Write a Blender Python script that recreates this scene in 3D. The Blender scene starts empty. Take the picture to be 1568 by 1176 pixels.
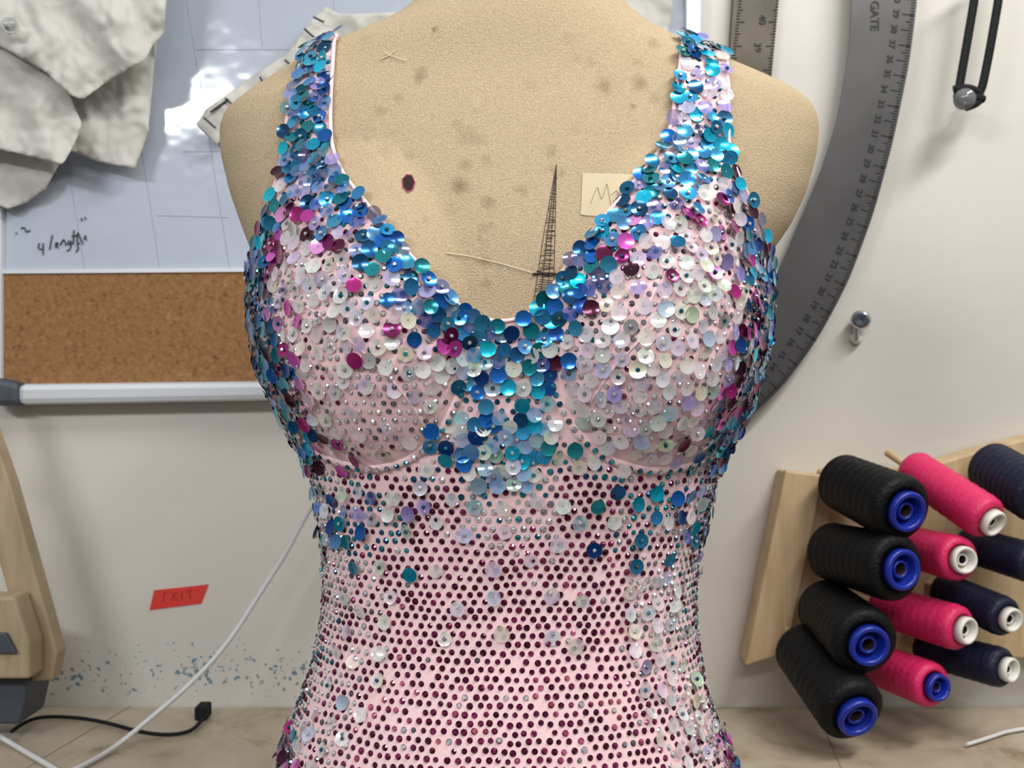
import bpy, math, random
import numpy as np
from mathutils import Vector, Matrix, noise
from mathutils.bvhtree import BVHTree
random.seed(7); rng=np.random.default_rng(7)
bpy.context.scene.view_settings.view_transform='Standard'
CY=-0.7; CZ=1.25; S=1568.0
def P(u,v,d): return Vector(((u-784)/S*d, CY+d, CZ+(588-v)/S*d))
def proj(p):
    d=p[...,1]-CY
    return 784+p[...,0]/d*S, 588-(p[...,2]-CZ)/d*S
COL=bpy.context.scene.collection
# ---------------------------------------------------------------- materials
def mat(name,color=(.8,.8,.8),rough=.5,metal=0.,noise_amt=0.,nscale=20.,bump=0.,bscale=200.,spec=.5,attr=None,sheen=0,coat=0,alpha=1.,trans=0.,film=0.,bdist=.002):
    m=bpy.data.materials.new(name); m.use_nodes=True
    nt=m.node_tree; b=nt.nodes['Principled BSDF']
    b.inputs['Roughness'].default_value=rough; b.inputs['Metallic'].default_value=metal
    b.inputs['Specular IOR Level'].default_value=spec
    if sheen: b.inputs['Sheen Weight'].default_value=sheen
    if coat: b.inputs['Coat Weight'].default_value=coat; b.inputs['Coat Roughness'].default_value=.08
    b.inputs['Alpha'].default_value=alpha
    b.inputs['Transmission Weight'].default_value=trans
    if film: b.inputs['Thin Film Thickness'].default_value=film; b.inputs['Thin Film IOR'].default_value=1.6
    tc=nt.nodes.new('ShaderNodeTexCoord')
    src=None
    if attr:
        a=nt.nodes.new('ShaderNodeAttribute'); a.attribute_name=attr; src=a.outputs['Color']
    if noise_amt:
        n=nt.nodes.new('ShaderNodeTexNoise'); n.inputs['Scale'].default_value=nscale; n.inputs['Detail'].default_value=5
        nt.links.new(tc.outputs['Object'],n.inputs['Vector'])
        mr=nt.nodes.new('ShaderNodeMapRange'); mr.inputs['From Min'].default_value=.3; mr.inputs['From Max'].default_value=.7
        mr.inputs['To Min'].default_value=1-noise_amt; mr.inputs['To Max'].default_value=1+noise_amt*.4
        nt.links.new(n.outputs['Fac'],mr.inputs['Value'])
        mx=nt.nodes.new('ShaderNodeVectorMath'); mx.operation='SCALE'
        if src: nt.links.new(src,mx.inputs[0])
        else: mx.inputs[0].default_value=color[:3]
        nt.links.new(mr.outputs['Result'],mx.inputs['Scale']); src=mx.outputs['Vector']
    if src: nt.links.new(src,b.inputs['Base Color'])
    else: b.inputs['Base Color'].default_value=(*color[:3],1)
    if bump:
        n=nt.nodes.new('ShaderNodeTexNoise'); n.inputs['Scale'].default_value=bscale; n.inputs['Detail'].default_value=3
        nt.links.new(tc.outputs['Object'],n.inputs['Vector'])
        bp=nt.nodes.new('ShaderNodeBump'); bp.inputs['Strength'].default_value=bump; bp.inputs['Distance'].default_value=bdist
        nt.links.new(n.outputs['Fac'],bp.inputs['Height']); nt.links.new(bp.outputs['Normal'],b.inputs['Normal'])
        if coat: nt.links.new(bp.outputs['Normal'],b.inputs['Coat Normal'])
    return m
M_form=mat('jersey_form',rough=.95,attr='Col',bump=.5,bscale=1100,noise_amt=.20,nscale=800,spec=.15)
M_pink=mat('pink_lycra',(.86,.585,.60),rough=.55,bump=.25,bscale=90,noise_amt=.05,nscale=60,sheen=.15)
M_bind=mat('pink_binding',(.88,.62,.635),rough=.5,sheen=.15)
M_seq=mat('sequin_foil',rough=.17,metal=.70,attr='Col',coat=.35)
M_iri=mat('sequin_iridescent',rough=.10,metal=.32,attr='Col',coat=1.0,alpha=.68,film=420,spec=.9)
M_stone=mat('rhinestone',rough=.09,metal=.75,attr='Col',coat=.5)
M_dark=mat('dark_void',(.02,.004,.008),rough=.9)
M_thr=mat('loose_thread',(.75,.66,.5),rough=.8)
M_mend=mat('mend_thread',(.05,.03,.03),rough=.8)
M_tape=mat('masking_tape',(.57,.47,.31),rough=.6,noise_amt=.06)
M_ink=mat('ink',(.02,.02,.03),rough=.6)
M_pencil=mat('pencil',(.40,.33,.22),rough=.8)
M_wb=mat('whiteboard_enamel',(.44,.49,.58),rough=.09,noise_amt=.10,nscale=4,spec=.9,coat=.6,bump=.5,bscale=11,bdist=.004)
M_grid=mat('grid_line',(.33,.38,.48),rough=.4)
M_alu=mat('rail_plastic',(.60,.63,.67),rough=.3,metal=.2)
M_cap=mat('rail_cap',(.05,.06,.08),rough=.5)
M_paper=mat('tissue_paper',(.54,.53,.485),rough=.85,bump=.5,bscale=45,noise_amt=.10,nscale=15)
M_steel=mat('dark_steel',(.075,.074,.075),rough=.42,metal=.45,noise_amt=.25,nscale=12)
M_bronze=mat('aged_ruler',(.115,.10,.075),rough=.5,metal=.25,noise_amt=.3,nscale=25,spec=.3)
M_black=mat('black_elastic',(.006,.006,.008),rough=.75,bump=.5,bscale=600,spec=.3)
M_clear=mat('clear_plastic',(.92,.94,.95),rough=.08,trans=.85)
M_chrome=mat('chrome',(.6,.6,.62),rough=.15,metal=1)
M_bthr=mat('black_thread',(.004,.004,.005),rough=.55,bump=.6,bscale=300,spec=.22)
M_pthr=mat('pink_thread',(.62,.02,.11),rough=.45,bump=.4,bscale=300,spec=.4)
M_nthr=mat('navy_thread',(.007,.009,.028),rough=.5,bump=.5,bscale=300,spec=.3)
M_blue=mat('blue_core',(.008,.025,.30),rough=.3)
M_white=mat('white_core',(.72,.69,.63),rough=.4)
M_red=mat('red_tape',(.62,.04,.03),rough=.45)
M_redd=mat('red_ink',(.35,.015,.015),rough=.6)
M_cordw=mat('white_cord',(.62,.62,.62),rough=.4)
M_skin=mat('stand_metal',(.05,.05,.05),rough=.4,metal=.6)
def wood(name,c1,c2,scale=14,rot=(0,0,0)):
    m=mat(name,c1,rough=.55); nt=m.node_tree; b=nt.nodes['Principled BSDF']
    tc=nt.nodes.new('ShaderNodeTexCoord')
    mp=nt.nodes.new('ShaderNodeMapping'); mp.inputs['Scale'].default_value=(8,1,1); mp.inputs['Rotation'].default_value=rot
    n=nt.nodes.new('ShaderNodeTexNoise'); n.inputs['Scale'].default_value=scale; n.inputs['Detail'].default_value=4
    r=nt.nodes.new('ShaderNodeValToRGB'); r.color_ramp.elements[0].color=(*c1,1); r.color_ramp.elements[1].color=(*c2,1)
    r.color_ramp.elements[0].position=.35; r.color_ramp.elements[1].position=.7
    nt.links.new(tc.outputs['Object'],mp.inputs['Vector']); nt.links.new(mp.outputs['Vector'],n.inputs['Vector'])
    nt.links.new(n.outputs['Fac'],r.inputs['Fac']); nt.links.new(r.outputs['Color'],b.inputs['Base Color'])
    return m
M_wood=wood('pine_wood',(.46,.32,.17),(.58,.43,.26))
M_corner=wood('pale_wood',(.33,.25,.15),(.42,.33,.21))
def ramp_mat(name,stops,scale,detail=8,rough=.8,bump=0,vscale=(1,1,1),dist=0):
    m=mat(name,(.5,.5,.5),rough=rough); nt=m.node_tree; b=nt.nodes['Principled BSDF']
    tc=nt.nodes.new('ShaderNodeTexCoord'); mp=nt.nodes.new('ShaderNodeMapping'); mp.inputs['Scale'].default_value=vscale
    n=nt.nodes.new('ShaderNodeTexNoise'); n.inputs['Scale'].default_value=scale; n.inputs['Detail'].default_value=detail; n.inputs['Roughness'].default_value=.65; n.inputs['Distortion'].default_value=dist
    r=nt.nodes.new('ShaderNodeValToRGB')
    while len(r.color_ramp.elements)<len(stops): r.color_ramp.elements.new(.5)
    for e,(p,c) in zip(r.color_ramp.elements,stops): e.position=p; e.color=(*c,1)
    nt.links.new(tc.outputs['Object'],mp.inputs['Vector']); nt.links.new(mp.outputs['Vector'],n.inputs['Vector'])
    nt.links.new(n.outputs['Fac'],r.inputs['Fac']); nt.links.new(r.outputs['Color'],b.inputs['Base Color'])
    if bump:
        bp=nt.nodes.new('ShaderNodeBump'); bp.inputs['Strength'].default_value=bump; bp.inputs['Distance'].default_value=.002
        nt.links.new(n.outputs['Fac'],bp.inputs['Height']); nt.links.new(bp.outputs['Normal'],b.inputs['Normal'])
    return m
M_cork=ramp_mat('cork',[(.28,(.07,.028,.010)),(.40,(.21,.10,.036)),(.6,(.28,.14,.053)),(.75,(.36,.20,.09))],240,rough=.9,bump=.3)
M_counter=ramp_mat('marble_counter',[(.3,(.24,.17,.11)),(.45,(.40,.33,.24)),(.7,(.52,.45,.35))],9,rough=.35,dist=1.2)
def wall_mat():
    m=mat('painted_wall',(.80,.77,.70),rough=.5,bump=.15,bscale=60); nt=m.node_tree; b=nt.nodes['Principled BSDF']
    tc=nt.nodes.new('ShaderNodeTexCoord'); sp=nt.nodes.new('ShaderNodeSeparateXYZ'); nt.links.new(tc.outputs['Object'],sp.inputs[0])
    n=nt.nodes.new('ShaderNodeTexNoise'); n.inputs['Scale'].default_value=210; n.inputs['Detail'].default_value=2
    nt.links.new(tc.outputs['Object'],n.inputs['Vector'])
    n2=nt.nodes.new('ShaderNodeTexNoise'); n2.inputs['Scale'].default_value=16; nt.links.new(tc.outputs['Object'],n2.inputs['Vector'])
    def M(op,a,bv):
        x=nt.nodes.new('ShaderNodeMath'); x.operation=op
        for i,q in enumerate((a,bv)):
            if isinstance(q,(int,float)): x.inputs[i].default_value=q
            else: nt.links.new(q,x.inputs[i])
        return x.outputs[0]
    z=sp.outputs['Z']
    dz=M('ABSOLUTE',M('SUBTRACT',z,.955),0)
    band=M('SUBTRACT',1,M('DIVIDE',dz,.035)); band=M('MAXIMUM',band,0)
    left=M('LESS_THAN',sp.outputs['X'],.1)
    f=M('ADD',n.outputs['Fac'],M('MULTIPLY',M('MULTIPLY',band,n2.outputs['Fac']),.28))
    f=M('MULTIPLY',M('GREATER_THAN',f,.73),M('MULTIPLY',left,M('GREATER_THAN',band,.01)))
    mx=nt.nodes.new('ShaderNodeMix'); mx.data_type='RGBA'; nt.links.new(M('MULTIPLY',f,.8),mx.inputs[0])
    n3=nt.nodes.new('ShaderNodeTexNoise'); n3.inputs['Scale'].default_value=4; nt.links.new(tc.outputs['Object'],n3.inputs['Vector'])
    r=nt.nodes.new('ShaderNodeValToRGB'); r.color_ramp.elements[0].color=(.51,.50,.465,1); r.color_ramp.elements[1].color=(.60,.575,.515,1)
    r.color_ramp.elements[0].position=.3; r.color_ramp.elements[1].position=.6
    nt.links.new(n3.outputs['Fac'],r.inputs['Fac'])
    nt.links.new(r.outputs['Color'],mx.inputs[6]); mx.inputs[7].default_value=(.03,.14,.22,1)
    nt.links.new(mx.outputs[2],b.inputs['Base Color'])
    return m
M_wall=wall_mat()
M_floor=mat('floor_vinyl',(.25,.22,.18),rough=.6,noise_amt=.1)
# ---------------------------------------------------------------- helpers
def empty(name):
    e=bpy.data.objects.new(name,None); COL.objects.link(e); e.empty_display_size=.02; return e
def mesh(name,verts,faces,mats,parent=None,smooth=False,mi=None):
    me=bpy.data.meshes.new(name); me.from_pydata([tuple(v) for v in verts],[],faces); me.update()
    for m in (mats if isinstance(mats,list) else [mats]): me.materials.append(m)
    if smooth: me.polygons.foreach_set('use_smooth',[True]*len(me.polygons))
    if mi is not None: me.polygons.foreach_set('material_index',mi)
    o=bpy.data.objects.new(name,me); COL.objects.link(o)
    if parent: o.parent=parent
    return o
def npmesh(name,V,F,m,parent=None,smooth=False,col=None):
    me=bpy.data.meshes.new(name); nv=len(V); nf=len(F); k=F.shape[1]
    me.vertices.add(nv); me.vertices.foreach_set('co',V.astype(np.float32).ravel())
    me.loops.add(nf*k); me.loops.foreach_set('vertex_index',F.astype(np.int32).ravel())
    me.polygons.add(nf); me.polygons.foreach_set('loop_start',(np.arange(nf)*k).astype(np.int32))
    try: me.polygons.foreach_set('loop_total',np.full(nf,k,dtype=np.int32))
    except Exception: pass
    me.polygons.foreach_set('use_smooth',np.full(nf,smooth))
    me.update(calc_edges=True); me.validate()
    me.materials.append(m)
    if col is not None:
        a=me.color_attributes.new('Col','FLOAT_COLOR','POINT')
        c=np.ones((nv,4),dtype=np.float32); c[:,:3]=col; a.data.foreach_set('color',c.ravel())
    o=bpy.data.objects.new(name,me); COL.objects.link(o)
    if parent: o.parent=parent
    return o
def tube(name,pts,r,m,parent=None,cyclic=False,res=3,smoothc=True):
    cu=bpy.data.curves.new(name,'CURVE'); cu.dimensions='3D'; cu.bevel_depth=r; cu.bevel_resolution=res; cu.use_fill_caps=True
    for pl in (pts if isinstance(pts[0],(list,tuple)) and not isinstance(pts[0][0],(int,float)) else [pts]):
        s=cu.splines.new('NURBS' if smoothc and len(pl)>2 else 'POLY'); s.points.add(len(pl)-1)
        for q,p in zip(s.points,pl): q.co=(*p,1)
        s.use_cyclic_u=cyclic
        if s.type=='NURBS': s.order_u=3; s.use_endpoint_u=True; s.resolution_u=4
    cu.materials.append(m)
    o=bpy.data.objects.new(name,cu); COL.objects.link(o)
    if parent: o.parent=parent
    return o
def box(name,x0,x1,y0,y1,z0,z1,m,parent=None,bev=0):
    v=[(x,y,z) for x in(x0,x1) for y in(y0,y1) for z in(z0,z1)]
    f=[(0,1,3,2),(4,6,7,5),(0,4,5,1),(2,3,7,6),(0,2,6,4),(1,5,7,3)]
    o=mesh(name,v,f,m,parent)
    if bev:
        b=o.modifiers.new('b','BEVEL'); b.width=bev; b.segments=3
    return o
def prism(name,poly,d,t,m,parent=None,bev=0.):
    pts=[P(u,v,d) for u,v in poly]; n=len(pts)
    v=pts+[p+Vector((0,t,0)) for p in pts]
    f=[tuple(range(n))[::-1],tuple(range(n,2*n))]+[(i,(i+1)%n,n+(i+1)%n,n+i) for i in range(n)]
    o=mesh(name,v,f,m,parent)
    if bev:
        b=o.modifiers.new('b','BEVEL'); b.width=bev; b.segments=2
    return o
def resample(pl,n):
    pl=np.array(pl,float); s=np.r_[0,np.cumsum(np.linalg.norm(np.diff(pl,axis=0),axis=1))]
    t=np.linspace(0,s[-1],n); return np.stack([np.interp(t,s,pl[:,k]) for k in range(pl.shape[1])],1)
def smoothpl(pl,n,it=8):
    q=resample(pl,n)
    for _ in range(it): q[1:-1]=.25*q[:-2]+.5*q[1:-1]+.25*q[2:]
    return q
def inpoly(u,v,poly):
    u=np.asarray(u,float); v=np.asarray(v,float); ins=np.zeros(u.shape,bool); n=len(poly)
    for i in range(n):
        x1,y1=poly[i]; x2,y2=poly[(i+1)%n]
        if y1==y2: continue
        c=((y1>v)!=(y2>v))&(u<(x2-x1)*(v-y1)/(y2-y1)+x1); ins^=c
    return ins
def distpl(u,v,pl,closed=False):
    u=np.asarray(u,float); v=np.asarray(v,float); best=np.full(u.shape,1e9); bx=np.zeros(u.shape); by=np.zeros(u.shape)
    n=len(pl); R=n if closed else n-1
    for i in range(R):
        x1,y1=pl[i]; x2,y2=pl[(i+1)%n]; dx,dy=x2-x1,y2-y1; L=dx*dx+dy*dy+1e-9
        t=np.clip(((u-x1)*dx+(v-y1)*dy)/L,0,1); px=x1+t*dx; py=y1+t*dy; d=np.hypot(u-px,v-py)
        k=d<best; best=np.where(k,d,best); bx=np.where(k,px,bx); by=np.where(k,py,by)
    return best,bx,by
def lathe(name,p0,p1,prof,mats,parent=None,seg=40):
    p0=Vector(p0); p1=Vector(p1); ax=(p1-p0); L=ax.length; ax=ax/L
    s=ax.orthogonal().normalized(); w=ax.cross(s)
    V=[];F=[];MI=[]
    for t,r,_ in prof:
        for k in range(seg):
            a=2*math.pi*k/seg; V.append(p0+ax*(t*L)+s*(r*math.cos(a))+w*(r*math.sin(a)))
    for i in range(len(prof)-1):
        for k in range(seg):
            k2=(k+1)%seg; F.append((i*seg+k,i*seg+k2,(i+1)*seg+k2,(i+1)*seg+k)); MI.append(prof[i+1][2])
    return mesh(name,V,F,mats,parent,smooth=True,mi=MI)
# ---------------------------------------------------------------- room
YW=.35
box('wall_back',-1.6,1.6,YW,YW+.1,0,2.5,M_wall)
box('floor',-1.6,1.6,-1.6,YW,-.05,0,M_floor)
ctr=empty('counter')
box('counter_top',-1.6,1.6,.165,YW-.001,.89,.92,M_counter,ctr,.004)
box('counter_cabinet',-1.6,1.6,.19,YW-.001,0,.889,mat('cabinet_paint',(.45,.42,.37),rough=.5),ctr)
for i,x in enumerate([-.42,-.14,.28,.52]):
    mesh('tile_joint_%d'%i,[(x,.166,.9203),(x+.0015,.166,.9203),(x+.03,YW-.002,.9203),(x+.0285,YW-.002,.9203)],[(0,1,2,3)],mat('grout%d'%i,(.28,.21,.15),rough=.9),ctr)
# ---------------------------------------------------------------- dress form body
VK=[-110,-60,-20,0,30,55,80,105,130,155,175,200,240,300,350,400,450,500,550,600,650,700,750,800,850,900,950,1000,1050,1100,1150,1200,1300,1450,1800]
LK=[660,657,652,646,622,580,515,457,416,378,351,341,343,358,376,396,397,399,408,428,452,478,492,499,504,505,500,490,474,455,440,428,410,400,405]
RK=[930,934,940,946,966,1000,1046,1108,1172,1226,1244,1249,1245,1228,1204,1168,1165,1163,1154,1140,1118,1095,1081,1068,1060,1056,1057,1063,1073,1090,1110,1128,1150,1165,1160]
BF=[.052,.054,.056,.058,.062,.066,.069,.071,.073,.076,.079,.083,.089,.097,.103,.108,.110,.110,.108,.105,.102,.098,.094,.090,.088,.088,.090,.094,.099,.104,.108,.112,.118,.122,.12]
BB=[.055,.056,.058,.06,.066,.072,.078,.083,.086,.089,.091,.093,.095,.098,.10,.10,.098,.095,.09,.086,.083,.08,.078,.077,.078,.082,.088,.095,.102,.108,.112,.116,.12,.12,.12]
NZ,NT=460,480
vv=np.linspace(-110,1780,NZ)
def sm(a,it=6):
    a=a.copy()
    for _ in range(it): a[1:-1]=.25*a[:-2]+.5*a[1:-1]+.25*a[2:]
    return a
k=.7/S
Lz=sm(np.interp(vv,VK,LK)); Rz=sm(np.interp(vv,VK,RK)); bf=sm(np.interp(vv,VK,BF),20); bb=sm(np.interp(vv,VK,BB),20)
zz=CZ+(588-vv)*k; cx=((Lz+Rz)/2-784)*k; aw=(Rz-Lz)/2*k
th=np.linspace(0,2*math.pi,NT,endpoint=False)
ct=np.cos(th-math.pi/2); st=np.sin(th-math.pi/2)
n_=2.0/2.25
X=cx[:,None]+aw[:,None]*(np.sign(ct)*np.abs(ct)**n_)[None,:]
yy=(np.sign(st)*np.abs(st)**n_)[None,:]
Y=np.where(yy<0,bf[:,None]*yy,bb[:,None]*yy)
Z=np.repeat(zz[:,None],NT,1)
def bump(X,Z,cxx,cz,rin,rout,rup,rlo,h):
    dx=X-cxx; dz=Z-cz
    inner=(dx*(-np.sign(cxx)))>0
    rx=np.where(inner,rin,rout); rz=np.where(dz>0,rup,rlo)
    r=np.sqrt((dx/rx)**2+(dz/rz)**2); return h*np.clip(1-r**2,0,1)**1.05
front=np.clip(-yy*2.2,0,1)
Y=Y-front*(bump(X,Z,-.090,1.268,.064,.082,.13,.070,.027)+bump(X,Z,.092,1.266,.066,.082,.13,.070,.027))
for _ in range(2):
    Y[1:-1]=.25*Y[:-2]+.5*Y[1:-1]+.25*Y[2:]
    Y=.25*np.roll(Y,1,1)+.5*Y+.25*np.roll(Y,-1,1)
G=np.stack([X,Y,Z],-1)
dT=np.roll(G,-1,1)-np.roll(G,1,1); dZ=np.gradient(G,axis=0)
N=np.cross(dZ,dT); N/=np.linalg.norm(N,axis=-1,keepdims=True)+1e-12
if N[NZ//2,0,1]>0: N=-N
idx=np.arange(NZ*NT).reshape(NZ,NT)
A=idx[:-1];B=np.roll(idx,-1,1)[:-1];C=np.roll(idx,-1,1)[1:];D=idx[1:]
F=np.stack([A,D,C,B],-1).reshape(-1,4)
Vb=G.reshape(-1,3)
U_,V_=proj(Vb)
col=np.tile(np.array([.50,.39,.255]),(len(Vb),1))
spots=[(645,112,9,.6),(640,122,6,.5),(610,150,7,.35),(583,170,7,.4),(700,190,8,.3),(715,208,14,.35),(735,215,9,.3),(703,285,10,.75),(703,285,16,.25),(748,310,9,.6),(712,252,8,.5),(745,245,8,.35),(590,233,8,.25),(740,350,7,.4),(742,400,8,.5),(745,435,6,.5),(735,365,5,.5),(926,132,8,.55),(926,132,15,.25),(980,128,8,.5),(978,128,12,.3),(975,95,6,.4),(845,232,8,.5),(845,258,6,.4),(800,292,8,.45),(880,200,7,.2),(905,95,7,.3),(1003,150,8,.35),(885,90,7,.25),(1000,66,7,.5),(665,45,3,1.1),(968,163,3,1.1),(750,345,3,.5),(860,265,5,.5),(625,238,6,.4),(560,212,4,.4),(652,337,5,.3),(730,170,4,.3),(1085,165,9,.12),(690,320,12,.15),(560,60,8,.2),(870,60,9,.2),(1150,180,12,.12),(810,130,9,.2)]
fr=(Vb[:,1]<0.0)
for u,v,r,s in spots:
    d=np.hypot(U_-u,(V_-v)*1.0); w=np.clip(1.35-d/(r*1.0),0,1)*s*.78*fr
    ring=np.clip(1-np.abs(d-r)/(3.),0,1)*s*.28*fr
    w=np.clip(w+ring,0,1)[:,None]
    col=col*(1-w)+np.array([.19,.13,.075])*w
form=empty('dress_form')
npmesh('form_torso',Vb,F,M_form,form,True,col)
def capring(i,name,zoff):
    ring=Vb[i*NT:(i+1)*NT]; c=ring.mean(0); c[2]+=zoff
    V=[tuple(p) for p in ring]+[tuple(c)]
    mesh(name,V,[(j,(j+1)%NT,NT) for j in range(NT)],M_wood,form,True)
capring(0,'neck_cap',.02); capring(NZ-1,'base_cap',0)
zb=zz[-1]
lathe('stand_pole',(0,0,.02),(0,0,zb+.02),[(0,.016,0),(1,.016,0)],[M_skin],form,24)
lathe('stand_base',(0,0,0),(0,0,.04),[(0,0,0),(0,.14,0),(.4,.14,0),(1,.03,0),(1,0,0)],[M_skin],form,48)
bvh=BVHTree.FromPolygons([Vector(p) for p in Vb],[tuple(int(x) for x in f) for f in F],all_triangles=False)
CAM=Vector((0,CY,CZ))
def surf(u,v,off=0.):
    d=(P(u,v,1.)-CAM).normalized(); h=bvh.ray_cast(CAM,d)
    if h[0] is None: return None,None
    n=h[1]
    if n.dot(d)>0: n=-n
    return h[0]+n*off,n
def surfpath(pl,off,n=None):
    q=resample(pl,n or max(2,int(len(pl)*4))); out=[]
    for u,v in q:
        p,_=surf(u,v,off)
        if p: out.append(p)
    return out
def patch(name,poly,off,m,parent,n=10):
    c=np.mean(poly,axis=0); ring=resample(list(poly)+[poly[0]],max(24,len(poly)*6))[:-1]; V=[];F=[]
    R=len(ring)
    for j in range(1,n+1):
        for (u,v) in ring:
            V.append(surf(c[0]+(u-c[0])*j/n,c[1]+(v-c[1])*j/n,off)[0])
    V.append(surf(c[0],c[1],off)[0])
    for i in range(R): F.append((i,(i+1)%R,len(V)-1))
    for j in range(n-1):
        for i in range(R): F.append((j*R+i,(j+1)*R+i,(j+1)*R+(i+1)%R,j*R+(i+1)%R))
    return mesh(name,V,F,m,parent,True)
patch('hole_edge',[(615,275),(622,267),(631,268),(636,280),(633,291),(624,296),(616,288)],.0004,mat('hole_pink',(.30,.06,.10),rough=.9),form)
patch('hole',[(617,275),(623,269),(630,270),(634,280),(631,290),(624,293),(618,287)],.0007,M_dark,form)
patch('tape_label',[(892,265),(980,268),(985,300),(976,336),(889,330)],.0005,M_tape,form)
tube('label_writing',[surfpath(s,.0008) for s in [[(905,312),(915,285),(922,308),(930,280),(936,315)],[(936,300),(945,292),(948,302),(938,310),(955,312)],[(955,312),(962,275),(960,312),(972,308)]]],.0002,M_pencil,form)
lad=[]
for i in range(58):
    t=i/57; v=255+t*205; w=1.5+t*14; c=852-t*20+random.uniform(-1,1)
    lad.append([surf(c-w*random.uniform(.5,1),v,.0003)[0],surf(c+w*random.uniform(.5,1),v+random.uniform(-2,3),.0003)[0]])
for s in (-1,-.35,.4,1):
    lad.append(surfpath([(852,252),(852-10+s*8,350),(832+s*15,462)],.0003,14))
tube('mended_tear',lad,.00017,M_mend,form,res=1,smoothc=False)
tube('tear_knot',[surfpath([(815,420),(835,418),(852,420)],.0012,6),surfpath([(822,415),(838,421)],.0012,4)],.0006,M_mend,form)
tube('loose_thread',[surfpath([(683,388),(720,393),(770,405),(815,418)],.0008,12),surfpath([(590,82),(602,88),(622,95)],.0010,5),surfpath([(583,92),(598,86),(606,78)],.0010,5)],.00028,M_thr,form)
tube('armhole_pin_thread',[[P(383,352,.70),P(392,356,.69),P(398,350,.69)],[P(384,362,.70),P(394,352,.69)]],.0007,M_thr,form)
# ---------------------------------------------------------------- dress
neckL=[(515,60),(513,90),(508,150),(508,225),(520,262),(560,312),(622,388),(662,432),(702,474),(745,495),(790,496),(815,482),(850,432),(892,378),(942,318),(985,265),(1018,228),(1028,185),(1037,120),(1043,75),(1045,55)]
neckS=[tuple(p) for p in smoothpl(neckL,70,4)]
armL=[(250,440),(375,425),(392,392),(402,350),(416,315),(432,262),(441,200),(450,130),(468,95),(475,60)]
armR=[(1110,55),(1110,95),(1113,160),(1112,230),(1130,280),(1152,325),(1166,365),(1172,395),(1190,425),(1320,440)]
aL=[tuple(p) for p in smoothpl(armL,40,2)]; aR=[tuple(p) for p in smoothpl(armR,40,2)]
poly=[(-400,440)]+aL+[(478,-300),(515,-300)]+neckS+[(1045,-300),(1110,-300)]+aR+[(2200,440),(2200,3500),(-400,3500)]
OFF=.0025
Dg=(G+N*OFF).reshape(-1,3).copy(); du,dv=proj(Dg)
cen=Dg[F].mean(1); fu,fv=proj(cen)
keep=inpoly(fu,fv,poly)&(cen[:,2]>.66)&(cen[:,2]<1.50)
DF=F[keep]
from collections import defaultdict
ec=defaultdict(int)
for f in DF.tolist():
    for a,b in zip(f,f[1:]+f[:1]): ec[(min(a,b),max(a,b))]+=1
bed=[e for e,c in ec.items() if c==1]
bv=sorted({x for e in bed for x in e})
dd,bx,by=distpl(du[bv],dv[bv],poly,True)
for i,vi in enumerate(bv):
    if Dg[vi,1]<.02 and dd[i]<9 and bx[i]>300 and bx[i]<1260:
        p,_=surf(bx[i],by[i],OFF)
        if p is not None and (p-Vector(Dg[vi])).length<.012: Dg[vi]=p
used=np.unique(DF); remap=-np.ones(len(Dg),int); remap[used]=np.arange(len(used))
dress=empty('sequin_dress')
npmesh('dress_fabric',Dg[used],remap[DF],M_pink,dress,True)
adj=defaultdict(list)
for a,b in bed: adj[a].append(b); adj[b].append(a)
seen=set(); loops=[]
for s in bv:
    if s in seen: continue
    lp=[s]; seen.add(s); cur=s
    while True:
        nx=[x for x in adj[cur] if x not in seen]
        if not nx: break
        cur=nx[0]; seen.add(cur); lp.append(cur)
    if len(lp)>20: loops.append(lp)
bl=[]
for lp in loops:
    q=Dg[lp].copy()
    for _ in range(10): q=.25*np.roll(q,1,0)+.5*q+.25*np.roll(q,-1,0)
    bl.append([tuple(p) for p in q[::2]])
tube('edge_binding',bl,.0013,M_bind,dress,cyclic=True)
wireL=[(462,668),(505,700),(570,717),(630,703),(675,660),(700,610),(712,575)]
wireR=[(842,575),(852,612),(880,660),(925,700),(990,719),(1050,712),(1104,686)]
for i,w in enumerate((wireL,wireR)):
    tube('underwire_channel_%d'%(i+1),surfpath(smoothpl(w,30,3),.0002,40),.0041,M_bind,dress)
tube('cup_seams',[surfpath(smoothpl([(425,450),(480,470),(560,540),(620,600),(655,660)],20,3),.0022,30),surfpath(smoothpl([(1140,440),(1085,440),(1010,490),(940,560),(890,640)],20,3),.0022,30),surfpath([(500,330),(520,400),(530,470)],.0022,20),surfpath([(1040,340),(1010,420),(985,490)],.0022,20)],.0011,M_bind,dress)
# ---- embellishment pattern
Lsil=lambda v: np.interp(v,[300,330,400,450,500,550,600,650,700,750,800,850,900,950,1000,1050,1100,1150,1200],[415,400,388,385,388,400,420,445,475,485,492,497,497,492,482,465,445,432,420])
Rsil=lambda v: np.interp(v,[300,330,400,450,500,550,600,650,700,750,800,850,900,950,1000,1050,1100,1150,1200],[1140,1160,1172,1178,1175,1165,1150,1125,1100,1088,1075,1068,1063,1063,1070,1080,1098,1118,1130])
BLUE=[(.005,.10,.28),(.005,.14,.30),(.0,.20,.26),(.01,.16,.60),(.005,.06,.28),(.03,.26,.58),(.005,.12,.45),(.0,.06,.16),(.05,.32,.55),(.0,.36,.55),(.01,.26,.30),(.10,.30,.62),(.02,.20,.36)]
CYAN=[(.01,.52,.80),(.0,.66,.85),(.04,.42,.80)]
PLUM=[(.06,.002,.022),(.12,.004,.05),(.04,.002,.018),(.20,.008,.10),(.24,.012,.14)]
MAG=[(.60,.06,.40),(.75,.12,.60),(.42,.02,.20),(.85,.35,.75)]
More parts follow.
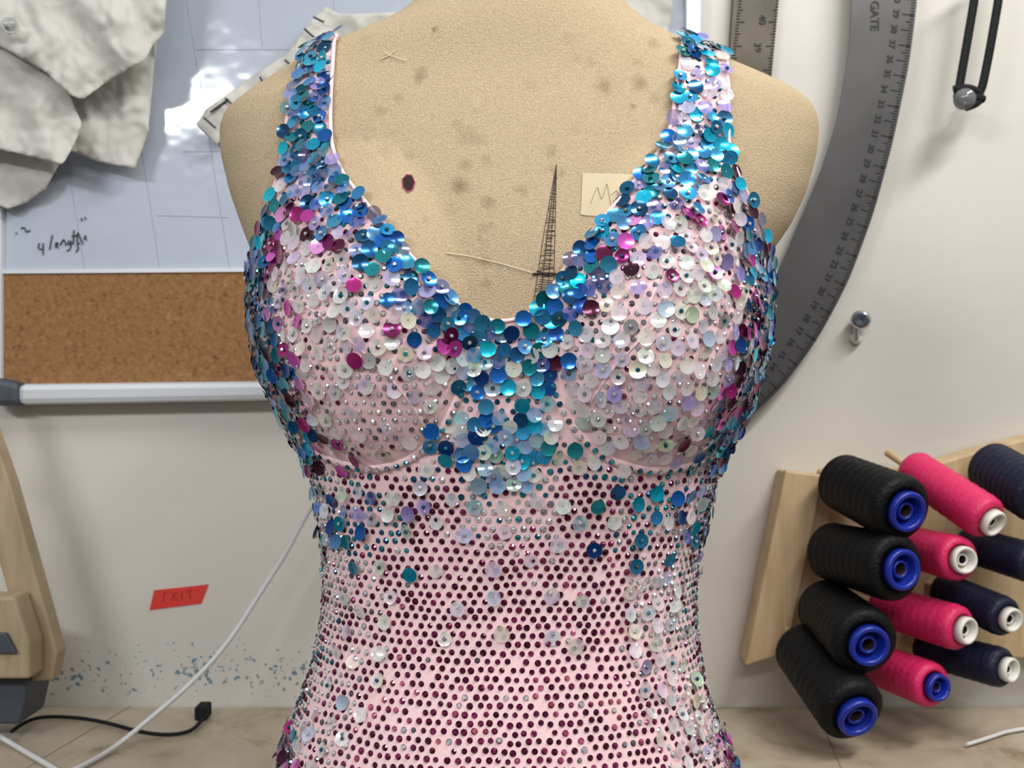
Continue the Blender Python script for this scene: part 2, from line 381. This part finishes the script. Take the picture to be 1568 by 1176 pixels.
PALE=[(.95,.92,.95),(.74,.92,.82),(.72,.62,.94),(.96,.72,.86),(.78,.94,.68),(.97,.92,.70),(.62,.74,.94),(.95,.80,.82),(.84,.78,.92),(.97,.97,.98),(.92,.88,.86),(.9,.88,.92),(.97,.97,.97)]
AQUA=[(.30,.66,.72),(.42,.76,.62),(.18,.50,.72),(.40,.62,.84),(.78,.92,.94),(.62,.84,.60),(.22,.60,.62),(.85,.92,.96)]
LILAC=[(.46,.38,.84),(.56,.52,.90),(.36,.32,.80)]
pick=random.choice
def mix(*wp):
    r=random.random()*sum(w for w,_ in wp)
    for w,p in wp:
        r-=w
        if r<=0: return pick(p),p
    return pick(wp[-1][1]),wp[-1][1]
def seqregion(u,v,dN):
    dS=min(u-Lsil(v),Rsil(v)-u)
    if v<300 and (u<530 or u>1010) and dN<80 or v<250:
        if u>784:
            if v<190: return 21,[(5,BLUE[5:]),(2.5,CYAN),(2,LILAC),(2.5,PALE)]
            return 18,[(7,BLUE),(3,CYAN),(1,LILAC),(.6,PLUM)]
        return 17.5,[(10,BLUE),(1.1,CYAN),(.7,LILAC)]
    if v<745:
        cc=abs(u-770)
        if v>470 and cc<(76 if v<640 else 92-(v-640)*.45):
            if v<545: return 17,[(9,BLUE),(.8,CYAN),(.3,PALE)]
            if v<600: return 20,[(4.5,BLUE),(4,AQUA),(1,CYAN)]
            if v<635: return 26,[(3,BLUE),(5,AQUA),(2,PALE)]
            return 17,[(2.6,BLUE),(8,AQUA),(1,CYAN)]
        if v>720: return None,None
        if v>640 and cc<115: return 24,[(5,BLUE),(2,AQUA)]
        if dN<34: return 17.5,[(10,BLUE),(1.2,CYAN),(.8,LILAC)]
        if dN<66: return 19,[(8,BLUE),(2.6,PLUM),(1,CYAN),(.7,MAG),(1,LILAC)]
        if dN<104: return 21.5,[(2.8,BLUE),(3,PLUM),(1.4,MAG),(1,LILAC),(3,PALE)]
        if dS<22: return 19,[(9,BLUE),(2,PLUM),(1,CYAN)]
        if dS<46: return 21,[(2.8,BLUE),(3,PLUM),(1.6,MAG),(2,PALE)]
        if dS<70: return 24,[(1,PLUM),(1.4,MAG),(4,PALE),(1,LILAC)]
        if u<784:
            if v>610: return 38,[(9,PALE)]
            if v>570: return 28,[(9,PALE),(1,LILAC)]
            return 23,[(9,PALE),(.7,LILAC),(.25,MAG)]
        if v<440: return 22,[(7,PALE),(1.8,MAG),(1,LILAC),(.5,PLUM),(.6,BLUE)]
        return 22.5,[(9,PALE),(.7,LILAC),(.4,AQUA)]
    cc=abs(u-780)
    if v<830 and dS<40: return 27,[(6,BLUE),(1,AQUA)]
    if v<880 and dS<190: return (34 if v<800 else 50),[(6,BLUE),(2,LILAC),(3,PALE),(1,AQUA)]
    if v<860 and cc<130: return 33+(v-722)*.14,[(5,PALE),(3,AQUA)]
    if v<990 and cc<110: return 68,[(6,PALE)]
    band=abs(dS-(75 if u<784 else 60))
    if u>784 and band<42 : return 28,[(8,PALE),(.6,LILAC)]
    if u<784 and band<40: return 37,[(8,PALE),(1.2,AQUA),(.8,LILAC)]
    if v>1110 and dS<45: return 26,[(3,MAG),(3,BLUE),(2,PALE),(2,PLUM)]
    return None,None
tri=Dg[DF]; ar=.5*np.linalg.norm(np.cross(tri[:,2]-tri[:,0],tri[:,3]-tri[:,1]),axis=1)
cy=tri.mean(1); okf=(cy[:,2]>.93); ar=ar*okf*np.where(cy[:,1]<.03,1,.35)
Fn=N.reshape(-1,3)
NC=90000
fi=rng.choice(len(DF),NC,p=ar/ar.sum()); ab=rng.random((NC,2))
Q=DF[fi]; w=np.stack([(1-ab[:,0])*(1-ab[:,1]),ab[:,0]*(1-ab[:,1]),ab[:,0]*ab[:,1],(1-ab[:,0])*ab[:,1]],1)[...,None]
PS=(Dg[Q]*w).sum(1); NS=(Fn[Q]*w).sum(1); pu,pv=proj(PS)
dNall=distpl(pu,pv,neckS)[0]
dWall=np.minimum(distpl(pu,pv,wireL[:-1])[0],distpl(pu,pv,wireR[1:])[0])
grid=defaultdict(list); acc=[]; cs=.012
def basis(n):
    n=Vector(n).normalized(); a=Vector((0,0,1)).cross(n)
    if a.length<.05: a=Vector((1,0,0)).cross(n)
    a.normalize(); return n,a,n.cross(a)
for i in range(NC):
    u,v=pu[i],pv[i]
    sp,wp=seqregion(u,v,dNall[i])
    if sp is None: continue
    if dWall[i]<16 and random.random()<.96 and 480<u<1090: continue
    if v<240 and u<784 and dNall[i]<8: continue
    sp*=.00038*random.choice((.85,1,1.15)); p=PS[i]; key=tuple((p/cs).astype(int))
    bad=False
    for a in (-1,0,1):
        for b in (-1,0,1):
            for c in (-1,0,1):
                for q,sq in grid.get((key[0]+a,key[1]+b,key[2]+c),()):
                    if (q[0]-p[0])**2+(q[1]-p[1])**2+(q[2]-p[2])**2<(max(sp,sq)**2 if sp>.011 else sp*sp): bad=True;break
                if bad:break
            if bad:break
        if bad:break
    if bad: continue
    grid[key].append((p,sp)); acc.append((i,wp))
print('sequins',len(acc))
def build_discs(items,name,m,seg=18,two=False):
    V=[];Fq=[];Cc=[]
    ang=np.linspace(0,2*math.pi,seg,endpoint=False)
    for p,n,c,r,tilt,h in items:
        n,a,b=basis(n)
        n2=(n+a*tilt[0]+b*tilt[1]).normalized(); _,a,b=basis(n2)
        p=Vector(p)+n*h; base=len(V)
        for rr,hh in ((r,0.),(r*.66,-r*.07),(r*.07,-r*.09)):
            for t in ang: V.append(p+a*(rr*math.cos(t))+b*(rr*math.sin(t))+n2*hh)
        jit=random.uniform(.8,1.15); cj=np.array([min(.97,x*jit) for x in c])
        if two:  # second hue across each disc paints a thin-film sheen into its colour
            c2=np.array(random.choice(PALE)) if max(c)>.7 and min(c)>.5 else cj[[1,0,2]]*.4+cj*.6
            ph=random.uniform(0,6.28)
            for f in (1.,.66,.07):
                for t in ang:
                    w=.5+.5*f*math.cos(t-ph); Cc.append(tuple(cj*(1-w*.8)+c2*w*.8))
        else: Cc+= [tuple(cj)]*(3*seg)
        for L in range(2):
            for k2 in range(seg):
                kk=(k2+1)%seg; Fq.append((base+L*seg+k2,base+L*seg+kk,base+(L+1)*seg+kk,base+(L+1)*seg+k2))
    return npmesh(name,np.array([tuple(v) for v in V]),np.array(Fq),m,dress,True,np.array(Cc))
foil=[];iri=[];extra=[]
for i,wp in acc:
    c,pal=mix(*wp)
    T=.26 if random.random()<.8 else .6
    it=(PS[i],NS[i],c,random.uniform(.0043,.0051),(random.uniform(-T,T),random.uniform(-T,T)+.05),random.uniform(.0016,.0037))
    light=pal is PALE or pal is AQUA or pal is LILAC
    if light or (pal is BLUE and random.random()<.22):
        (iri if random.random()<.9 else foil).append(it)
    else: foil.append(it)
    if random.random()<(.35 if light else .22): extra.append((PS[i]+NS[i]*(it[5]+.0002),NS[i],None,.0013,pu[i],pv[i]))
build_discs(foil,'foil_sequins',M_seq); build_discs(iri,'iridescent_sequins',M_iri,two=True)
# ---- rhinestones on staggered rows
TEALS=[(.01,.20,.26),(.005,.13,.20),(.04,.32,.42),(.01,.09,.20)]
CLR=[(.80,.82,.87),(.55,.57,.62),(.95,.90,.92),(.30,.31,.35),(.13,.13,.15),(.9,.9,.95)]
PLS=[(.11,.006,.035),(.16,.012,.065),(.07,.004,.024),(.24,.025,.10),(.09,.005,.04)]
PKS=[(.62,.16,.28),(.45,.08,.17)]
def stonecol(u,v,dN):
    dS=min(u-Lsil(v),Rsil(v)-u); cc=abs(u-780)
    if v<300: return mix((6,TEALS),(3,CLR))[0]
    if v<715:
        if dN<60 or dS<30: return mix((6,TEALS),(3,CLR),(1,PLS))[0]
        if cc<90: return mix((5,TEALS),(4,CLR))[0]
        if dN<100: return mix((4,CLR),(3,PLS),(1,TEALS))[0]
        return mix((9,CLR),(.4,PLS))[0]
    if v<740 and dS<330 and cc>60: return mix((4,TEALS),(2,CLR),(4,PLS))[0]
    if dS<32: return mix((6,CLR),(2,PLS),(1,TEALS))[0]
    if v<850 and dS<130: return mix((5,TEALS),(4,PLS),(1,CLR))[0]
    if v<830 and cc<75: return mix((6,CLR),(2,TEALS),(1,PLS))[0]
    if (u>784 and 30<dS<100 and v>830): return mix((5,CLR),(4,PLS))[0]
    if (u<784 and dS<90 and v>830): return mix((5,CLR),(5,PLS))[0]
    if v>1060: return mix((7,PLS),(1.6,PKS),(1.0,CLR))[0]
    return mix((12,PLS),(.6,PKS),(.35,CLR))[0]
stones=[]
z=.935; row=0; Go=(G+N*OFF)
while z<1.49:
    fz=np.interp(z,zz[::-1],np.arange(NZ)[::-1]); i0=int(min(NZ-2,fz)); f=fz-i0
    ring=Go[i0]*(1-f)+Go[i0+1]*f; rn=N[i0]*(1-f)+N[i0+1]*f
    for sgn in (1,-1):
        o=ring if sgn==1 else np.roll(ring[::-1],1,0); on=rn if sgn==1 else np.roll(rn[::-1],1,0)
        half=NT//2; o=o[:half]; on=on[:half]
        s=np.r_[0,np.cumsum(np.linalg.norm(np.diff(o,axis=0),axis=1))]
        sp=.0060; t=(.5*sp if row%2 else (0 if sgn==1 else sp))
        while t<s[-1]:
            J=.0006
            tt=t+random.uniform(-J,J)+.0016*noise.noise(Vector((t*35,z*35,sgn)))
            p=np.array([np.interp(tt,s,o[:,q]) for q in range(3)]); n=np.array([np.interp(tt,s,on[:,q]) for q in range(3)])
            if p[1]<.045:
                p[2]+=random.uniform(-J,J)*.8+.0022*noise.noise(Vector((t*35,z*35,sgn+5))); stones.append((p,n))
            t+=sp
    z+=.0050; row+=1
SP=np.array([s[0] for s in stones]); su,sv=proj(SP); ok=inpoly(su,sv,poly); sdN=distpl(su,sv,poly[1:-2])[0]
dW=np.minimum(distpl(su,sv,wireL)[0],distpl(su,sv,wireR)[0])
items=[]
for i in range(len(stones)):
    if not ok[i] or sdN[i]<8 or dW[i]<13 or random.random()<.02: continue
    dn=distpl(su[i:i+1],sv[i:i+1],neckS)[0][0]
    items.append((SP[i],stones[i][1],stonecol(su[i],sv[i],dn),random.uniform(.0015,.0018) if sv[i]<715 else random.uniform(.0016,.0021)))
for w in (wireL,wireR):
    q=resample(smoothpl(w,30,3),24)
    for u,v in q:
        p,n=surf(u,v,.0041)
        if p: items.append((np.array(p),np.array(n),mix((5,TEALS),(4,CLR))[0],.0018))
for p,n,_,r,u,v in extra: items.append((p,n,mix((6,CLR),(2,TEALS))[0] ,r))
print('stones',len(items))
seg=8; ang=np.linspace(0,2*math.pi,seg,endpoint=False)
V=[];Q=[];Cc=[]
for p,n,c,r in items:
    n,a,b=basis(n); n2=(n+a*random.uniform(-.18,.18)+b*random.uniform(-.18,.18)).normalized(); p=Vector(p); base=len(V); ph=random.random()
    for rr,hh in ((r,-.0003),(r,r*.25),(r*.52,r*.75)):
        for t in ang: V.append(p+a*(rr*math.cos(t+ph))+b*(rr*math.sin(t+ph))+n2*hh)
    Cc+=[tuple(x*.5 for x in c)]*(2*seg)+[tuple(min(1,x*1.4) for x in c)]*seg  # highlight painted into the colour: brighter table, darkened edge
    for L in range(2):
        for k2 in range(seg):
            kk=(k2+1)%seg; Q.append((base+L*seg+k2,base+L*seg+kk,base+(L+1)*seg+kk,base+(L+1)*seg+k2))
    t0=base+2*seg
    for j in range(0,seg-2,2): Q.append((t0,t0+j+1,t0+j+2,t0+(j+3)%seg))
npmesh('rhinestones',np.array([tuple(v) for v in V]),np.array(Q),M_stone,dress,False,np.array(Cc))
# ---------------------------------------------------------------- whiteboard
DW=YW-CY
wb=empty('whiteboard')
db=DW-.012
prism('board_panel',[(2,-150),(1058,-150),(1058,590),(2,594)],db,.011,M_wb,wb)
prism('cork_strip',[(0,418),(1056,410),(1056,582),(0,588)],db-.003,.003,M_cork,wb)
prism('cork_trim',[(0,413),(1056,405),(1056,411),(0,419)],db-.005,.005,M_alu,wb)
prism('bottom_rail',[(26,588),(1062,576),(1062,602),(26,620)],db-.02,.028,M_alu,wb,.006)
prism('rail_end_cap',[(-30,575),(28,586),(28,622),(-10,622),(-30,610)],db-.022,.030,M_cap,wb,.006)
prism('side_frame',[(1050,-150),(1076,-150),(1076,600),(1050,600)],db-.008,.018,M_alu,wb,.003)
prism('left_frame',[(-26,-150),(2,-150),(2,590),(-26,590)],db-.008,.018,M_alu,wb,.003)
gl=[]
for a,b in [((283,-20),(352,412)),((395,-20),(402,76)),((510,-20),(515,76)),((255,-8),(640,-2)),((300,76),(640,76)),((280,232),(345,232)),((240,330),(350,333)),((180,-20),(245,412)),((60,-20),(130,412))]:
    gl.append([P(*a,db-.0002),P(*b,db-.0002)])
tube('grid_lines',gl,.0003,M_grid,wb,smoothc=False)
ws=[]
def scr(pts):
    ws.append([P(u,v,db-.0012) for u,v in pts])
for s in [[(60,372),(56,384),(66,381)],[(66,372),(66,390)],[(76,382),(80,360)],[(84,378),(90,374),(86,370),(84,376),(90,380)],[(92,376),(95,368),(99,366),(101,376)],[(106,368),(102,374),(108,374),(109,366),(108,384),(102,384)],[(112,374),(113,352)],[(110,362),(118,360)],[(118,372),(118,352),(122,362),(125,370)],[(128,366),(133,360),(128,362),(133,368)],[(122,372),(116,374),(122,380),(116,386)],[(126,370),(127,374)],[(32,350),(38,346),(40,358),(46,352)],[(24,356),(26,358)],[(124,334),(126,338)],[(130,332),(131,336)]]: scr(s)
tube('marker_writing',ws,.0006,M_ink,wb)
# ---------------------------------------------------------------- papers
def sheet(name,poly,d,amp,seed,step=5,lean=0.):
    us=np.arange(min(p[0] for p in poly)-step,max(p[0] for p in poly)+2*step,step); vs=np.arange(min(p[1] for p in poly)-step,max(p[1] for p in poly)+2*step,step)
    U,Vv=np.meshgrid(us,vs); H,W=U.shape; idx=np.arange(H*W).reshape(H,W)
    f=np.stack([idx[:-1,:-1],idx[1:,:-1],idx[1:,1:],idx[:-1,1:]],-1).reshape(-1,4)
    uf=U.ravel().copy(); vf=Vv.ravel().copy(); ins=inpoly(uf[f].mean(1),vf[f].mean(1),poly); f=f[ins]
    cnt=np.bincount(f.ravel(),minlength=H*W); b=(cnt>0)&(cnt<4)
    dd,bx,by=distpl(uf[b],vf[b],poly,True); uf[b]=bx; vf[b]=by
    vmin=min(p[1] for p in poly); vmax=max(p[1] for p in poly)
    used=np.unique(f); rm=-np.ones(H*W,int); rm[used]=np.arange(len(used)); out=[]
    rs=random.Random(seed); pl=[]
    for q in range(9):
        a=rs.uniform(-.9,.9)
        pl.append((math.cos(a),math.sin(a),rs.uniform(0,60),rs.uniform(32,120),rs.uniform(.2,.55)))
    for j in used:
        x,y=uf[j],vf[j]; h=0
        for ca,sa,ph,per,am in pl:
            t=((x*ca+y*sa+ph+22*noise.noise(Vector((x/60,y/60,seed+per))))/per)%1.; h+=am*abs(2*t-1)*(per/80)
        h=h*.45+.45*noise.noise(Vector((x/50,y/50,seed+9)))+.30*abs(noise.noise(Vector((x/18,y/22,seed+3))))
        t=(y-vmin)/(vmax-vmin)
        out.append(P(x,y,d-amp*h-lean*t))
    o=mesh(name,out,[tuple(int(x) for x in r) for r in rm[f]],M_paper,None,True)
    so=o.modifiers.new('s','SOLIDIFY'); so.thickness=.0006
    return o
dp=db-.004
sheet('pattern_paper',[(-60,195),(0,200),(95,245),(70,290),(38,312),(12,320),(-60,290)],dp-.004,.012,1)
sheet('pattern_paper',[(95,120),(150,130),(240,60),(234,130),(228,200),(208,258),(150,248),(100,228)],dp-.010,.016,2)
sheet('pattern_paper',[(-60,30),(50,60),(105,140),(126,190),(112,225),(96,252),(40,238),(-60,215)],dp-.026,.016,3,lean=.006)
sheet('pattern_paper',[(-60,-120),(262,-120),(256,-10),(252,50),(236,68),(222,92),(160,128),(128,152),(112,148),(70,110),(-20,60),(-60,50)],dp-.042,.020,4,lean=.004)
strip=sheet('pattern_paper',[(300,190),(318,165),(380,122),(440,82),(470,40),(497,10),(520,22),(650,18),(650,150),(500,150),(420,165),(345,205),(332,224)],dp-.006,.010,5)
sheet('pattern_paper',[(930,-60),(1035,-60),(1030,20),(1022,62),(995,90),(930,80)],dp-.004,.012,6)
mk=[[(312,180),(330,196)],[(345,150),(368,172)],[(398,118),(410,140)],[(436,92),(452,104)],[(322,172),(350,152)],[(466,44),(486,62)],[(480,26),(496,34)]]
tube('pattern_marks',[[P(*a,dp-.020),P(*b,dp-.020)] for a,b in mk],.0010,M_ink,strip,smoothc=False)
def pushpin(name,u,v,d0,d1,m,s=1.,parent=None):
    p=P(u,v,d0); q=P(u,v,d1)+Vector((.002,0,.002)); L=(q-p).length; h=.018*s
    a=1-h/L
    return lathe(name,p,q,[(0,.0006,0),(a,.0006,0),(a,.005*s,0),(a+.1*h/L,.0055*s,0),(a+.3*h/L,.003*s,0),(a+.7*h/L,.0032*s,0),(a+.8*h/L,.006*s,0),(1,.006*s,0),(1,0,0)],[m],parent,20)
pushpin('push_pin',12,42,DW-.062,DW-.100,M_clear,1.2,wb)
# ---------------------------------------------------------------- rulers
rul=empty('straight_ruler')
dr=DW-.012
prism('blade',[(1134,-160),(1206,-160),(1180,135),(1165,300),(1098,300),(1116,110)],dr,.0115,M_bronze,rul)
M_mark=mat('etched_mark',(.006,.006,.006),rough=.6)
tk=[]
for i in range(60):
    v=-40+i*4.6; w=14 if i%8==0 else (9 if i%4==0 else 6)
    r=1195-v*.115; l=1130-v*.11
    tk.append([P(r-1,v,dr-.0005),P(r-w,v,dr-.0005)]); tk.append([P(l+1,v,dr-.0005),P(l+w,v,dr-.0005)])
tube('ticks',tk,.0004,M_mark,rul,res=1,smoothc=False)
def text(s,u,v,d,size,rot,m,parent):
    c=bpy.data.curves.new('num','FONT'); c.body=s; c.size=size; c.align_x='CENTER'; c.align_y='CENTER'; c.extrude=.0002; c.offset=.0001; c.materials.append(m)
    o=bpy.data.objects.new('mark_'+s,c); COL.objects.link(o); o.location=P(u,v,d); o.rotation_euler=(math.pi/2,-rot,0); o.parent=parent; return o
for i,s in enumerate(['41','40','39','38']): text(s,1174-i*7,-12+i*42,dr-.0006,.010,-math.pi/2,M_mark,rul)
cr=empty('hip_curve_ruler')
O=smoothpl([(1412,-160),(1405,0),(1392,100),(1367,220),(1337,330),(1300,430),(1255,515),(1205,585),(1160,630),(1130,650),(1108,655)],60,3)
I=smoothpl([(1312,-160),(1305,0),(1300,80),(1283,180),(1256,265),(1222,345),(1190,420),(1160,490),(1130,560),(1105,615),(1090,640)],60,3)
dc=DW-.026
V=[];Fq=[]
for (a,b),(c,d) in zip(O,I):
    for q in (P(a,b,dc),P(c,d,dc)): V+= [q,q+Vector((0,.002,0))]
for i in range(59):
    A=4*i;B=4*(i+1)
    Fq+=[(A,A+2,B+2,B),(A+1,B+1,B+3,A+3),(A,B,B+1,A+1),(A+2,A+3,B+3,B+2)]
Fq+=[(0,1,3,2),(236,238,239,237)]
mesh('blade',V,Fq,M_steel,cr)
tk=[]; OO=smoothpl(O,420,2)
for i in range(1,418):
    t=OO[i+1]-OO[i-1]; t/=np.linalg.norm(t); nn=np.array([-t[1],t[0]])
    if nn[0]>0: nn=-nn
    kq=(i-85)%11
    w=20 if kq==0 else (13 if kq in(5,) else 8)
    if kq==0 or i%2==0:
        a=OO[i]+nn*2; b=OO[i]+nn*w; tk.append([P(*a,dc-.0004),P(*b,dc-.0004)])
    if kq==0 and 39-(i-85)//11>0:
        text(str(39-(i-85)//11),*(OO[i]+nn*30),dc-.0005,.0088,math.atan2(t[0],t[1])-math.pi/2,M_mark,cr)
tube('ticks',tk,.0003,M_mark,cr,res=1,smoothc=False)
text('GATE',1339,24,dc-.0005,.012,-math.pi/2,M_mark,cr)
lathe('hang_peg',P(1350,-120,dc-.01),P(1350,-120,DW),[(0,0,0),(0,.004,0),(1,.004,0)],[M_chrome],cr,12)
# ---------------------------------------------------------------- elastic loop, pins
el=empty('elastic_loop')
def ribbon(name,pl,w,d,m,parent):
    q=smoothpl(pl,24,2); V=[];Fq=[]
    for i,(u,v) in enumerate(q):
        V+=[P(u-w/2,v,d),P(u+w/2,v,d+.003),P(u+w/2,v,d+.0045),P(u-w/2,v,d+.0015)]
    for i in range(len(q)-1):
        for j in range(4): Fq.append((4*i+j,4*i+(j+1)%4,4*i+4+(j+1)%4,4*i+4+j))
    return mesh(name,V,Fq,m,parent,True)
ribbon('strap_front',[(1499,-60),(1492,0),(1480,70),(1468,138),(1466,150)],14,DW-.05,M_black,el)
ribbon('strap_back',[(1535,-60),(1529,0),(1515,80),(1503,140),(1490,160)],14,DW-.042,M_black,el)
tube('knot',[[P(1460,138,DW-.05),P(1478,133,DW-.056),P(1500,142,DW-.05),P(1500,158,DW-.05),P(1480,164,DW-.054)],[P(1462,148,DW-.05),P(1480,146,DW-.058),P(1505,152,DW-.05)]],.0042,M_black,el)
tube('loop_top',[[P(1499,-60,DW-.048),P(1510,-75,DW-.046),P(1535,-60,DW-.04)]],.0035,M_black,el)
pushpin('clear_push_pin',1474,155,DW+.002,DW-.062,M_clear,1.7,el)
hk=empty('wall_hook')
lathe('pin_base',P(1311,518,DW),P(1311,518,DW-.010),[(0,.006,0),(.5,.006,0),(1,.004,0),(1,0,0)],[M_white],hk,20)
tube('hook_wire',[P(1311,520,DW-.010),P(1309,505,DW-.013),P(1314,494,DW-.016),P(1318,490,DW-.018)],.0022,M_chrome,hk)
lathe('ball_head',P(1318,490,DW-.005),P(1318,490,DW-.022),[(0,.004,0),(.3,.009,0),(.8,.010,0),(1,.0075,0),(1,.005,1),(.9,0,1)],[M_chrome,M_cap],hk,24)
# ---------------------------------------------------------------- thread rack
rk=empty('thread_rack')
prism('back_board',[(1203,722),(1262,731),(1420,715),(1500,690),(1640,655),(1640,1010),(1205,1000),(1143,1018)],DW-.035,.034,M_wood,rk,.002)
prism('side_lip',[(1203,720),(1262,728),(1205,1000),(1142,1020)],DW-.045,.012,M_wood,rk,.002)
def cone(name,a,da,b,db_,R,mt,core,taper=.88):
    p0=P(*a,da); p1=P(*b,db_); L=(p1-p0).length
    prof=[(0,R*.3,0),(0,R*.70*taper,0),(.03,R*.9*taper,0)]
    nn=26
    for i in range(nn+1):
        t=.07+.82*i/nn; prof.append((t,R*(taper+(1-taper)*t)*(1+.02*math.sin(i*2.1)),0))
    prof+=[(.925,R*.965,0),(.95,R*.88,0),(.965,R*.76,0),(.968,R*.58,0)]
    e=.965; ex=.004/L
    prof+=[(e,R*.60,1),(e+ex*1.6,R*.60,1),(e+ex*2,R*.56,1),(e+ex*2,R*.47,1),(e+ex*1.4,R*.43,1),(e-.12,R*.40,1),(e-.12,R*.26,1),(e+ex*.8,R*.26,1),(e+ex,R*.22,1),(e+ex*.6,R*.18,1),(e-.2,R*.17,2),(e-.2,0,2)]
    o=lathe(name,p0,p1,prof,[mt,core,M_dark])
    d=(p1-p0).normalized()
    lathe('peg',p0-d*.03,p0+d*L*.6,[(0,.004,0),(1,.004,0),(1,0,0)],[M_wood],rk,12)
    return o
da=DW-.055; dbb=DW-.15
for a,b,dA,dB in [((1283,735),(1388,783),da,dbb),((1264,842),(1380,872),da-.005,dbb-.005),((1258,925),(1330,988),da-.01,dbb-.01),((1222,985),(1312,1098),da-.01,dbb-.015)]:
    cone('black_thread_cone',a,dA,b,dB,.0305,M_bthr,M_blue)
for a,b,co in [((1392,715),(1520,800),M_white),((1385,835),(1474,857),M_white),((1345,925),(1478,965),M_white),((1330,1012),(1434,1052),M_blue)]:
    cone('pink_thread_spool',a,da,b,dbb+.01,.0205,M_pthr,co,.95)
for a,b,R in [((1512,712),(1600,765),.026),((1478,832),(1590,865),.0185),((1440,902),(1546,948),.0185),((1410,990),(1544,1025),.0185)]:
    cone('navy_thread_spool',a,da+.005,b,dbb+.02,R,M_nthr,M_white,.95)
# ---------------------------------------------------------------- left side clutter
ws_=empty('wooden_stand')
prism('leaning_slat',[(-60,560),(-20,640),(15,740),(88,1000),(80,1042),(46,1044),(40,1010),(-30,760),(-60,700)],DW-.10,.02,M_corner,ws_,.002)
prism('lower_block',[(-90,914),(22,914),(45,985),(46,1040),(-90,1040)],DW-.13,.028,M_corner,ws_,.003)
prism('gap_shade',[(-90,968),(8,970),(24,1000),(-90,1000)],DW-.136,.005,M_cap,ws_,.001)  # dark strip laid on the wood, standing in for a shaded gap
prism('foot',[(-90,1040),(42,1040),(40,1068),(30,1110),(-90,1110)],DW-.11,.05,M_cap,ws_,.003)
rt=empty('red_tape_label')
prism('tape',[(236,904),(319,895),(308,924),(229,934)],DW-.0012,.0032,M_red,rt)
tube('tape_writing',[[P(u,v,DW-.0015) for u,v in s] for s in [[(250,922),(251,908)],[(251,908),(258,907)],[(262,920),(270,906)],[(262,907),(272,919)],[(278,905),(279,918)],[(285,906),(295,904)],[(290,905),(291,917)]]],.0004,M_redd,rt,smoothc=False)
zc=.9205
def C(u,v,h=0.):
    d=(CZ-zc-h)/((v-588)/S); return P(u,v,min(d,DW-.004))
tube('white_power_cord',[[P(500,745,.98),P(478,770,.985),P(440,845,.99),P(400,905,.985),P(350,985,.97),P(290,1050,.95),P(230,1100,.93),C(180,1142,.003),C(130,1172,.003),C(80,1195,.003)],[P(-40,1105,.9),C(0,1128,.003),C(40,1152,.003),C(75,1172,.003),C(120,1200,.003)]],.0024,M_cordw)
tube('black_cable',[P(18,1120,.95),C(40,1102,.003),C(80,1096,.003),C(150,1102,.003),C(230,1126,.003),C(290,1124,.003),C(312,1100,.004),C(316,1090,.006)],.0018,M_black)
box('black_plug',*(lambda p:(p.x-.006,p.x+.006,p.y-.012,p.y+.008,.9205,.934))(C(312,1098)),M_black,None,.002)
tube('thin_white_cable',[C(1480,1140,.003),C(1520,1128,.003),C(1545,1118,.003),C(1600,1112,.003)],.0018,M_cordw)
# ---------------------------------------------------------------- lights
def area(name,loc,target,sx,sy,e,color=(1,1,1)):
    l=bpy.data.lights.new(name,'AREA'); l.shape='RECTANGLE'; l.size=sx; l.size_y=sy; l.energy=e; l.color=color
    o=bpy.data.objects.new(name,l); COL.objects.link(o); o.location=loc
    o.rotation_euler=(Vector(target)-Vector(loc)).to_track_quat('-Z','Y').to_euler(); return o
area('ceiling_light',(.75,-.55,2.35),(0,.1,1.1),.9,.14,17.5,(1,.975,.93))
area('ceiling_light',(-.95,-1.35,2.02),(-.1,.2,1.25),.55,.09,11,(.95,.975,1))
area('ceiling_light',(.1,-1.5,2.1),(0,0,1.1),1.0,.15,8.5,(1,.99,.98))
w=bpy.data.worlds.new('World'); bpy.context.scene.world=w; w.use_nodes=True; nt=w.node_tree
bg=nt.nodes['Background']; tc=nt.nodes.new('ShaderNodeTexCoord'); sp=nt.nodes.new('ShaderNodeSeparateXYZ'); r=nt.nodes.new('ShaderNodeValToRGB')
nt.links.new(tc.outputs['Generated'],sp.inputs[0]); mr=nt.nodes.new('ShaderNodeMapRange'); mr.inputs['From Min'].default_value=-1; nt.links.new(sp.outputs['Z'],mr.inputs['Value'])
nt.links.new(mr.outputs['Result'],r.inputs['Fac']); r.color_ramp.elements[0].color=(.16,.147,.135,1); r.color_ramp.elements[1].color=(1,1,1,1); r.color_ramp.elements[0].position=.40; r.color_ramp.elements[1].position=.85
nt.links.new(r.outputs['Color'],bg.inputs['Color']); bg.inputs['Strength'].default_value=.60
# ---------------------------------------------------------------- camera
cam=bpy.data.cameras.new('camera'); cam.lens=36; cam.sensor_width=36; cam.clip_start=.02
co=bpy.data.objects.new('camera',cam); COL.objects.link(co); co.location=CAM; co.rotation_euler=(math.pi/2,0,0)
cam.dof.use_dof=True; cam.dof.focus_distance=.60; cam.dof.aperture_fstop=14
bpy.context.scene.camera=co
